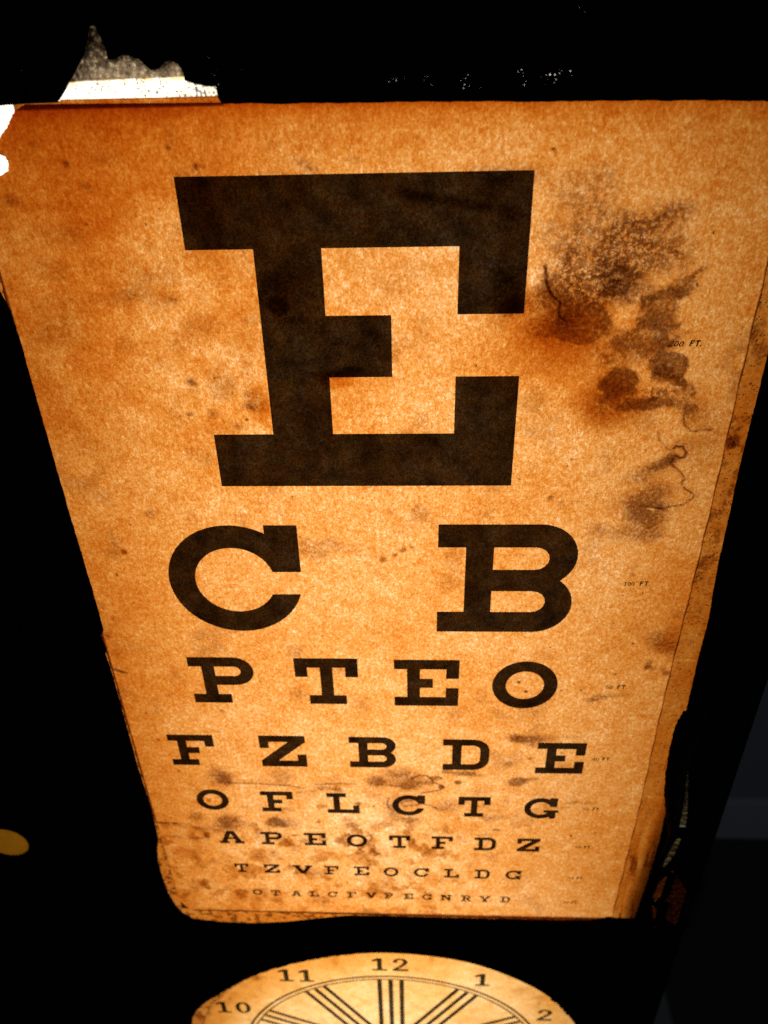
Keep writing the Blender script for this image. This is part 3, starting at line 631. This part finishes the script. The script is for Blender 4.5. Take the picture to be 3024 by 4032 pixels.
G['6'] = (arc(1.8,1.6,1.75,1.6,160,-190,30)[:0] + arc(1.8,2.5,1.8,2.5,60,330,30) + arc(1.8,1.65,1.75,1.55,-20,95,14) + [(1.2,3.0)] + arc(1.9,3.6,.9,.8,160,70,6), [arc(1.85,1.55,.75,.9,0,350,20)])
G['7'] = ([(0,5),(3.6,5),(3.6,4.3),(2.0,0),(.9,0),(2.5,4.1),(.7,4.1),(.7,3.5),(0,3.5)], [])
G['8'] = (arc(1.8,3.7,1.5,1.3,-50,230,24) + arc(1.8,1.45,1.8,1.45,140,400,26), [arc(1.8,3.75,.65,.65,0,345,18), arc(1.8,1.45,.8,.75,0,345,18)])
G['9'] = ([(3.6 - a, 5 - b) for a, b in G['6'][0]], [[(3.6 - a, 5 - b) for a, b in G['6'][1][0]]])
G['f'] = ([(0,5),(4.2,5),(4.2,3.8),(1.6,3.8),(1.6,3.1),(3.6,3.1),(3.6,2),(1.6,2),(1.6,0),(0,0)], [])
G['t'] = ([(0,5),(4.6,5),(4.6,3.8),(3.1,3.8),(3.1,0),(1.5,0),(1.5,3.8),(0,3.8)], [])
G['.'] = ([(0,0),(.8,0),(.8,.8),(0,.8)], [])

_gc = {}
def glyph_tris(ch):
    if ch not in _gc: _gc[ch] = triangulate(G[ch][0], G[ch][1])
    return _gc[ch]
def glyph_object(name, items, mat, parent, y):
    """items: (char, x, z, sx, sz, shear); one print mark = one mesh"""
    V_ = []; F_ = []
    for ch, x, z, sx, sz, sh in items:
        v, f = glyph_tris(ch); s_ = len(V_)
        V_ += [(x + (a + sh * b) * sx, y, z + b * sz) for a, b in v]
        F_ += [tuple(int(i) + s_ for i in t_) for t_ in f]
    return link(name, pymesh(name, V_, F_), mat, parent)

ROWS = [
 ('E', [(0, 88.7, 0, -88.7)]),
 ('CB', [(-22.7, 21.9, -103.1, -147.2), (66.9, 111.8, -102.8, -147.0)]),
 ('PTEO', [(-22.6, 1.0, -159.6, -182.4), (16.0, 38.9, -159.8, -182.6), (51.9, 75.3, -160.2, -183.1), (87.3, 110.8, -160.6, -184.0)]),
 ('FZBDE', [(-36.9, -19.0, -200, -217.5), (-1.1, 16.9, -200, -217.7), (33.8, 52.0, -200.2, -217.6), (70.2, 88.2, -201.0, -218.5), (106.4, 124.9, -202.3, -219.9)]),
 ('OFLCTG', [(-30.9, -17.5, -232.3, -245.4), (-4.1, 9.3, -233.0, -245.8), (23.2, 36.5, -233.5, -246.3), (50.0, 63.5, -234.2, -247.2), (77.0, 90.1, -234.7, -247.4), (103.9, 117.2, -234.9, -247.9)]),
 ('APEOTFDZ', [(-25.0, -14.2, -259.3, -267.9), (-6.8, 2.5, -259.5, -268.3), (11.8, 21.3, -259.8, -268.4), (30.1, 39.0, -260.2, -269.0), (48.2, 57.3, -260.6, -269.4), (66.4, 75.5, -260.8, -269.6), (84.5, 93.8, -261.1, -270.0), (102.7, 112.3, -261.3, -270.3)]),
 ('TZVFEOCLDG', [(-20.9, -14.6, -282.3, -288.7), (-7.7, -0.7, -282.6, -289.0), (5.0, 14.0, -282.8, -289.2), (19.1, 25.6, -283.0, -289.4), (32.3, 39.1, -283.1, -289.6), (45.4, 52.1, -283.3, -290.0), (58.8, 65.5, -283.4, -290.0), (72.1, 78.8, -283.6, -290.2), (85.5, 92.2, -283.8, -290.5), (99.1, 105.9, -284.0, -290.7)]),
 ('OTALCFVPEGNRYD', [(-15.0, -10.5, -301.7, -306.2), (-6.5, -2.2, -302.0, -306.5), (2.9, 7.4, -302.2, -306.6), (11.1, 15.5, -302.3, -306.7), (19.5, 24.0, -302.5, -306.8), (28.4, 32.7, -302.5, -306.9), (36.7, 42.0, -302.6, -306.8), (45.3, 49.4, -302.7, -307.0), (54.0, 58.4, -302.9, -307.3), (62.6, 66.8, -303.1, -307.5), (70.8, 75.9, -303.2, -307.8), (80.1, 84.8, -303.5, -308.1), (88.3, 93.5, -303.7, -308.3), (97.8, 102.2, -303.9, -308.4)]),
]
INK_Y = -0.16
for text, boxes in ROWS:
    for ch, (x0, x1, zt_, zb_) in zip(text, boxes):
        o = glyph_object('letter', [(ch, x0, zb_, (x1 - x0) / 5.0, (zt_ - zb_) / 5.0, 0)], M_INK, chart, INK_Y)
        if (x1 - x0) > 50: o['label'] = 'very large black letter E at the top of the chart'

def mark(text, x0, xd, xf, xe, zb, h, shear):
    digs = text.split()[0]
    it = []; n = len(digs); adv = (xd - x0) / n
    for k, ch in enumerate(digs): it.append((ch, x0 + adv * k, zb, adv * .90 / 3.6, h / 5, shear))
    h = h * 1.15; fw = (xe - xf) * .43
    it.append(('f', xf, zb, fw / 5, h / 5, shear)); it.append(('t', xf + fw * 1.10, zb, fw / 5, h / 5, shear)); it.append(('.', xf + fw * 2.25, zb, fw / 5 * 1.5, h / 5 * 1.4, 0))
    o = glyph_object('distance_mark', it, M_INK2, chart, INK_Y)
    return o
for a in (('200 FT.', 128.2, 132.3, 133.8, 136.9, -45.1, 1.55, .28), ('100 FT.', 127.9, 131.4, 133.0, 136.1, -126.9, 1.6, .05), ('50 FT.', 128.0, 130.6, 132.1, 135.3, -173.7, 1.65, .05), ('40 FT.', 127.7, 130.5, 131.6, 134.8, -212.1, 1.7, .05),
          ('30 FT.', 127.3, 130.0, 131.5, 134.5, -242.3, 1.65, .05), ('20 FT.', 127.1, 129.8, 131.0, 134.1, -267.4, 1.6, 0), ('15 FT.', 126.7, 129.2, 130.3, 133.2, -289.7, 1.6, 0), ('10 FT.', 126.5, 129.0, 130.0, 132.6, -308.1, 1.55, 0)):
    mark(*a)

# ------------------------------------------------------------------ tape, underlay and bare glass round the chart
def tape_fields(X, Z):
    st = fbm(X, Z * .06, 1.3, 91, 3); low = sst(-235, -275, Z)
    tone = 1.0 + .8 * (fbm(X, Z, 14, 95) - .5) + .35 * sst(155, 160, X) + .9 * (st - .5) * (.35 + low)  # deeper toward the right edge: shade there is painted into the tone
    dirt = .34 + .9 * low * sst(.52, .68, st) * sst(.4, .6, fbm(X, Z, 9, 97)) + .55 * sst(.5, .7, fbm(X, Z, 3.5, 99)) * sst(-190, -110, Z)
    for (u, v, ru, rv, am) in ((2880, 1745, 30, 26, 2.4), (2990, 1210, 12, 20, 1.0), (2850, 2000, 20, 60, .6), (2760, 2240, 40, 60, .5), (2740, 2420, 30, 30, .5)):
        cx, cz, rx, rz = mmr(u, v, ru, rv)
        dd = np.hypot((X - cx) / rx, (Z - cz) / rz)
        dirt += am * np.exp(-dd ** 2) * sst(.35, .65, fbm(X, Z, 1.4, 103, 2))
    for v in (2602, 3141):
        zc = inv(2700 if v < 3000 else 2580, v)[2]
        tone -= .45 * np.exp(-((Z - zc) / .45) ** 2)
    return tone, np.maximum(dirt, 0)
tape = sheet('paper_tape', M_TAPE, None, -321.5, 12, lambda z: 149.55 + .25 * math.sin(z * .045) + .12 * math.sin(z * .37), lambda z: 163.0, 46, 1000, tape_fields, 0.32)
tag(tape, 'brown translucent strip of old tape along the right edge of the chart', 'tape')

under = empty('backing_sheet', W(0, .5, -330), 'thin sliver of backing paper showing under the lower left edge of the chart', 'paper')
def under_fields(X, Z):
    return .9 + .7 * (fbm(X, Z, 6, 111) - .5), 1.1 * sst(.50, .66, fbm(X, Z * 1.4, 2.2, 113)) + .25
sheet('bottom_sliver', M_TAPE, under, -331, -319.2, lambda z: -56.5, lambda z: 149.0, 520, 40, under_fields, 0.45)
sheet('left_sliver', M_TAPE, under, -319.15, -34.1, lambda z: -57, lambda z: -50.2, 26, 760, under_fields, 0.45)
sheet('left_scrap', M_TAPE, under, -34, -9, lambda z: -57, lambda z: -50.2, 26, 70, under_fields, 0.45)

def flap_fields(X, Z):
    return 1.35 + .7 * (fbm(X, Z, 6, 121) - .5) - .25 * sst(16.2, 17.2, Z), .15 + .5 * sst(.55, .7, fbm(X, Z, 2.5, 123)) + .9 * np.exp(-(((X + 2) / 1.2) ** 2)) * sst(.3, .7, vnoise(X, Z, .6, 2)) * .3
flap = sheet('paper_flap', M_PAPER, None, 15.2, 17.35, lambda z: -36 if z < 16.6 else -25.0 + (z - 16.6), lambda z: 14.6, 200, 18, flap_fields, 0.30)
tag(flap, 'dark orange folded paper strip above the top edge of the chart', 'paper')

def glass_fields(X, Z):
    tone = 0 * X; dirt = 0 * X
    line = 21.1 + .018 * (X + 10) + .25 * (fbm(X, Z, 5, 131) - .5)
    film = sst(-.15, .35, Z - line) * (X > -26) * (X < 7.5)
    tone += .10 + .35 * np.exp(-((Z - line) / .5) ** 2) * (fbm(X, Z, 3, 133) > .45) * (X < 8) + .15 * film
    dirt += film * (1.95 + 1.6 * (fbm(X, Z, 4, 135) - .5) + .34 * np.maximum(Z - 22.5, 0) + .8 * sst(-9, -16, X) * 0 + .5 * sst(.5, .7, fbm(X, Z, 1.5, 137)))
    edge = seg_dist(X, Z, opening[4:28])
    dirt += 2.6 * np.exp(-edge / .55) * np.maximum(film, .25 * (X > 6) * (X < 15)) * (.4 + 1.2 * fbm(X, Z, 1.6, 139))
    # scratches in the film
    for pts, w, am in (([(-20.3, 21.6), (-17.8, 24.4), (-16.2, 26.4)], .14, 1.1), ([(-6.6, 21.6), (-5.6, 23.0), (-5.0, 24.8)], .22, .75), ([(-8.6, 21.6), (-8.0, 22.8)], .18, .5), ([(-15.2, 22.2), (-14.4, 23.2)], .15, .5), ([(-8.9, 25.2), (-4.0, 25.0), (-1.5, 23.2)], .25, .6), ([(-14.0, 25), (-11.4, 27)], .3, .4)):
        dirt -= am * np.exp(-(seg_dist(X, Z, pts) / w) ** 2) * film
    # paint specks
    sp = vnoise(X, Z, .34, 141); sp2 = vnoise(X, Z, .5, 143)
    dirt += 2.2 * sst(.74, .86, sp) * sst(.35, .6, fbm(X, Z, 2.5, 145)) * (1 - film)
    dirt += sst(6.0, 8.5, X) * (X < 16) * 1.6 * sst(.45, .75, sp2)
    # thick towards the frayed paint on the right, grime by the paper
    dirt += .9 * np.exp(-np.maximum(Z - 17.3, 0) / .35) * sst(-2, 6, X) * (X < 16)
    return tone, np.maximum(dirt, 0)
pane = empty('glass_pane', W(50, 2, 12), 'bare frosted glass glowing white where paint has flaked off above the chart', 'glass pane')
sheet('glass_strip', M_GLASS, pane, 17.0, 44, lambda z: -62, lambda z: 156, 1100, 160, glass_fields, 0.75)
sheet('glass_corner', M_GLASS, pane, -9, 16.95, lambda z: -58, lambda z: c_left(z) + .5, 130, 100, lambda X, Z: (.05 + 0 * X, .25 * sst(.6, .8, fbm(X, Z, 1.2, 151))), 0.75)

# brown remnants of tape in the torn hole
for r, tn, di in ((rem_a, .8, 2.9), (rem_b, .9, 3.4), (rem_c, 1.0, 6.6)):
    xs = [q_[0] for q_ in r]; zs = [q_[1] for q_ in r]
    s_ = sheet('tape_scrap', M_TAPE, None, min(zs) - .6, max(zs) + .6, lambda z, a=min(xs) - .6: a, lambda z, a=max(xs) + .6: a, 30, 60,
               lambda X, Z, tn=tn, di=di: (tn + .8 * (fbm(X, Z, 5, 161) - .5), di + .8 * (fbm(X, Z, 3, 163) - .5)), 0.30)
    tag(s_, {.8: 'upper brown scrap of tape glowing in the torn paint at lower right', .9: 'lower brown scrap of tape glowing in the torn paint at lower right', 1.0: 'darkest brown tape patch right of the two glowing scraps'}[tn], 'tape')

for sl, nm in ((slit_a, 'upper pale strip of frayed linen beside the torn black cloth'), (slit_b, 'lower pale strip of frayed linen beside the torn black cloth')):
    xs = [q_[0] for q_ in sl]; zs = [q_[1] for q_ in sl]
    s_ = sheet('frayed_linen', M_FRAY, None, min(zs) - .6, max(zs) + .6, lambda z, a=min(xs) - .6: a, lambda z, a=max(xs) + .6: a, 40, 160,
               lambda X, Z: (.2 + 0 * X, 3.3 + 3.4 * (vnoise(X * .12, Z, .55, 7) - .45) + 1.6 * (fbm(X, Z, 3, 191) - .5)), 0.45)
    tag(s_, nm, 'cloth')
# ------------------------------------------------------------------ curling torn cloth flap at the lower right
cl = empty('torn_cloth', W(165, -2, -285), 'torn curling strip of black cloth beside the lower right of the chart', 'cloth')
left_px = [(2690, 2800), (2655, 2868), (2636, 2950), (2622, 3040), (2616, 3130), (2624, 3215), (2634, 3275), (2622, 3330), (2597, 3372)]
right_px = [(2790, 2800), (2765, 2868), (2735, 2950), (2706, 3040), (2690, 3130), (2681, 3200), (2662, 3270), (2636, 3325), (2600, 3380)]
lift = [-1.0, -1.3, -2.6, -4.2, -5.6, -6.2, -5.8, -4.6, -2.4]
nU = 12
def interp(tab, t_):
    k = min(int(t_), len(tab) - 2); f_ = t_ - k
    return np.array(tab[k], float) * (1 - f_) + np.array(tab[k + 1], float) * f_
V_ = []; nV = 81
for j in range(nV):
    t_ = (len(left_px) - 1) * j / (nV - 1)
    a = interp(left_px, t_); b = interp(right_px, t_); lf = float(interp(lift, t_))
    for i in range(nU + 1):
        s_ = i / nU
        px = a * (1 - s_) + b * s_
        y = -1.0 + lf * (0.35 + .65 * math.sin(math.pi * (0.15 + .8 * s_))) + .15 * math.sin(j * .9 + i)
        q_ = inv(px[0] + random.uniform(-1, 1) * (i in (0,)) * 2, px[1], y)
        V_.append(tuple(q_))
F_ = [(j * (nU + 1) + i, (j + 1) * (nU + 1) + i, (j + 1) * (nU + 1) + i + 1, j * (nU + 1) + i + 1) for j in range(nV - 1) for i in range(nU)]
me = pymesh('cloth_strip', V_, F_)
co_ = link('cloth_strip', me, M_CLOTH, cl, True)
sm = co_.modifiers.new('thick', 'SOLIDIFY'); sm.thickness = 0.0005; sm.offset = 0
# ------------------------------------------------------------------ clock dial chart
dial = empty('clock_dial_chart', W(DX, 0, DZ - 110), 'round glowing clock dial test chart with numerals and triple spokes below the letter chart', 'clock dial')
DRp = 107.0
def dial_fields(X, Z):
    r = np.hypot(X - DX, Z - DZ)
    tone = .30 + .55 * (fbm(X, Z, 22, 171) - .5) + .45 * sst(80, 104, r) * (.55 + .6 * sst(-40, 40, -(X - DX))) + .10
    dirt = .5 * sst(.58, .74, fbm(X, Z, 8, 173)) * (.3 + .5 * sst(85, 100, r)) + .5 * sst(.62, .74, fbm(X, Z, 4, 175)) * .4
    for (u, v, ru, rv, am) in ((1005, 3850, 16, 10, .9), (905, 3930, 8, 6, .8), (2122, 3952, 8, 5, .8), (960, 3880, 20, 10, .4)):
        cx, cz, rx, rz = mmr(u, v, ru, rv); dirt += am * np.exp(-((X - cx) / rx) ** 2 - ((Z - cz) / rz) ** 2)
    dirt += .8 * np.exp(-((r - 105.6) / .5) ** 2)
    return tone, np.maximum(dirt, 0)
def dl(z): return DX - math.sqrt(max(.01, DRp ** 2 - (z - DZ) ** 2))
def dr_(z): return DX + math.sqrt(max(.01, DRp ** 2 - (z - DZ) ** 2))
sheet('paper', M_DIAL, dial, DZ - DRp + .05, DZ + DRp - .05, dl, dr_, 200, 240, dial_fields, 0.05)
ud = sheet('dial_underlay', M_TAPE, dial, DZ - 45, DZ + 85, lambda z: DX - 118, lambda z: DX - math.sqrt(max(0, 106.3 ** 2 - (z - DZ) ** 2)), 40, 160,
           lambda X, Z: (.7 + .5 * (fbm(X, Z, 8, 181) - .5), .3 + 1.0 * sst(.5, .68, fbm(X, Z, 2.5, 183))), 0.5)
def ring(name, r0, r1):
    n = 240; V_ = []; 
    for k in range(n):
        a = 2 * math.pi * k / n; V_ += [(DX + r0 * math.cos(a), INK_Y, DZ + r0 * math.sin(a)), (DX + r1 * math.cos(a), INK_Y, DZ + r1 * math.sin(a))]
    return link(name, pymesh(name, V_, [(2 * k, 2 * k + 1, (2 * k + 3) % (2 * n), (2 * k + 2) % (2 * n)) for k in range(n)]), M_DINK, dial)
ring('ring_line', 80.8, 82.2); ring('ring_line', 78.2, 79.2)
for h in range(12):
    a = math.radians(90 - 30 * h); c_, s_ = math.cos(a), math.sin(a)
    for off in (-5.6, 0, 5.6):
        r1 = math.sqrt(78.2 ** 2 - off ** 2) + (.2 if off else 0) - .25; r0 = 24.0; w = 1.2
        pts = [(r0, off - w), (r1, off - w), (r1, off + w), (r0, off + w)]
        V_ = [(DX + u * c_ - v * s_, INK_Y, DZ + u * s_ + v * c_) for u, v in pts]
        link('spoke_line', pymesh('spoke_line', V_, [(0, 1, 2, 3)]), M_DINK, dial)
    num = str(h if h else 12); hh = 11.6; ww = 8.1; gap = 2.3
    tot = len(num) * ww + (len(num) - 1) * gap
    cx, cz = DX + 92.6 * c_, DZ + 92.6 * s_
    if num == '11': cx -= 1.5
    if num == '10': cx -= 4.0
    glyph_object('numeral', [(ch, cx - tot / 2 + k * (ww + gap), cz - hh / 2, ww / 3.6, hh / 5, 0) for k, ch in enumerate(num)], M_DINK, dial, INK_Y)

# ------------------------------------------------------------------ coloured test windows
def lens(name, c, mat, label):
    n = 40; V_ = []; F_ = []
    for k, (r, y) in enumerate(((11.5, -.1), (11.5, 1.6))):
        V_ += [(c[0] + r * math.cos(2 * math.pi * i / n), y, c[1] + r * math.sin(2 * math.pi * i / n)) for i in range(n)]
    F_ = [tuple(range(n))] + [(i, i + n, (i + 1) % n + n, (i + 1) % n) for i in range(n)]
    o = link(name, pymesh(name, V_, F_), mat); tag(o, label, 'colour filter', 'colour test windows in the light box'); return o
lens('amber_filter', AMB, M_AMBER, 'round amber glass window in the black panel at left')
lens('green_filter', GRN, M_GREEN, 'round green glass window above the amber one at far left')

# ------------------------------------------------------------------ stand under the light box
stand = empty('stand', W(5, 60, ZF), 'grey stand with wide base board carrying the light box', 'stand')
qb = inv(2632, 3960, 0) - CAM
tt = (ZF + 18 - CAM[2]) / qb[2]; xb = float((CAM + qb * tt)[0])
box('base_board', M_STAND, stand, -250, xb, -260, 900, ZF + .3, ZF + 18, 2)
box('post', M_STAND, stand, -45, 55, 20, 100, ZF + 18.5, CZ0 - 20.5, 2)
box('shelf', M_STAND, stand, -160, 170, 4, 117, CZ0 - 20, CZ0 - .3, 2)
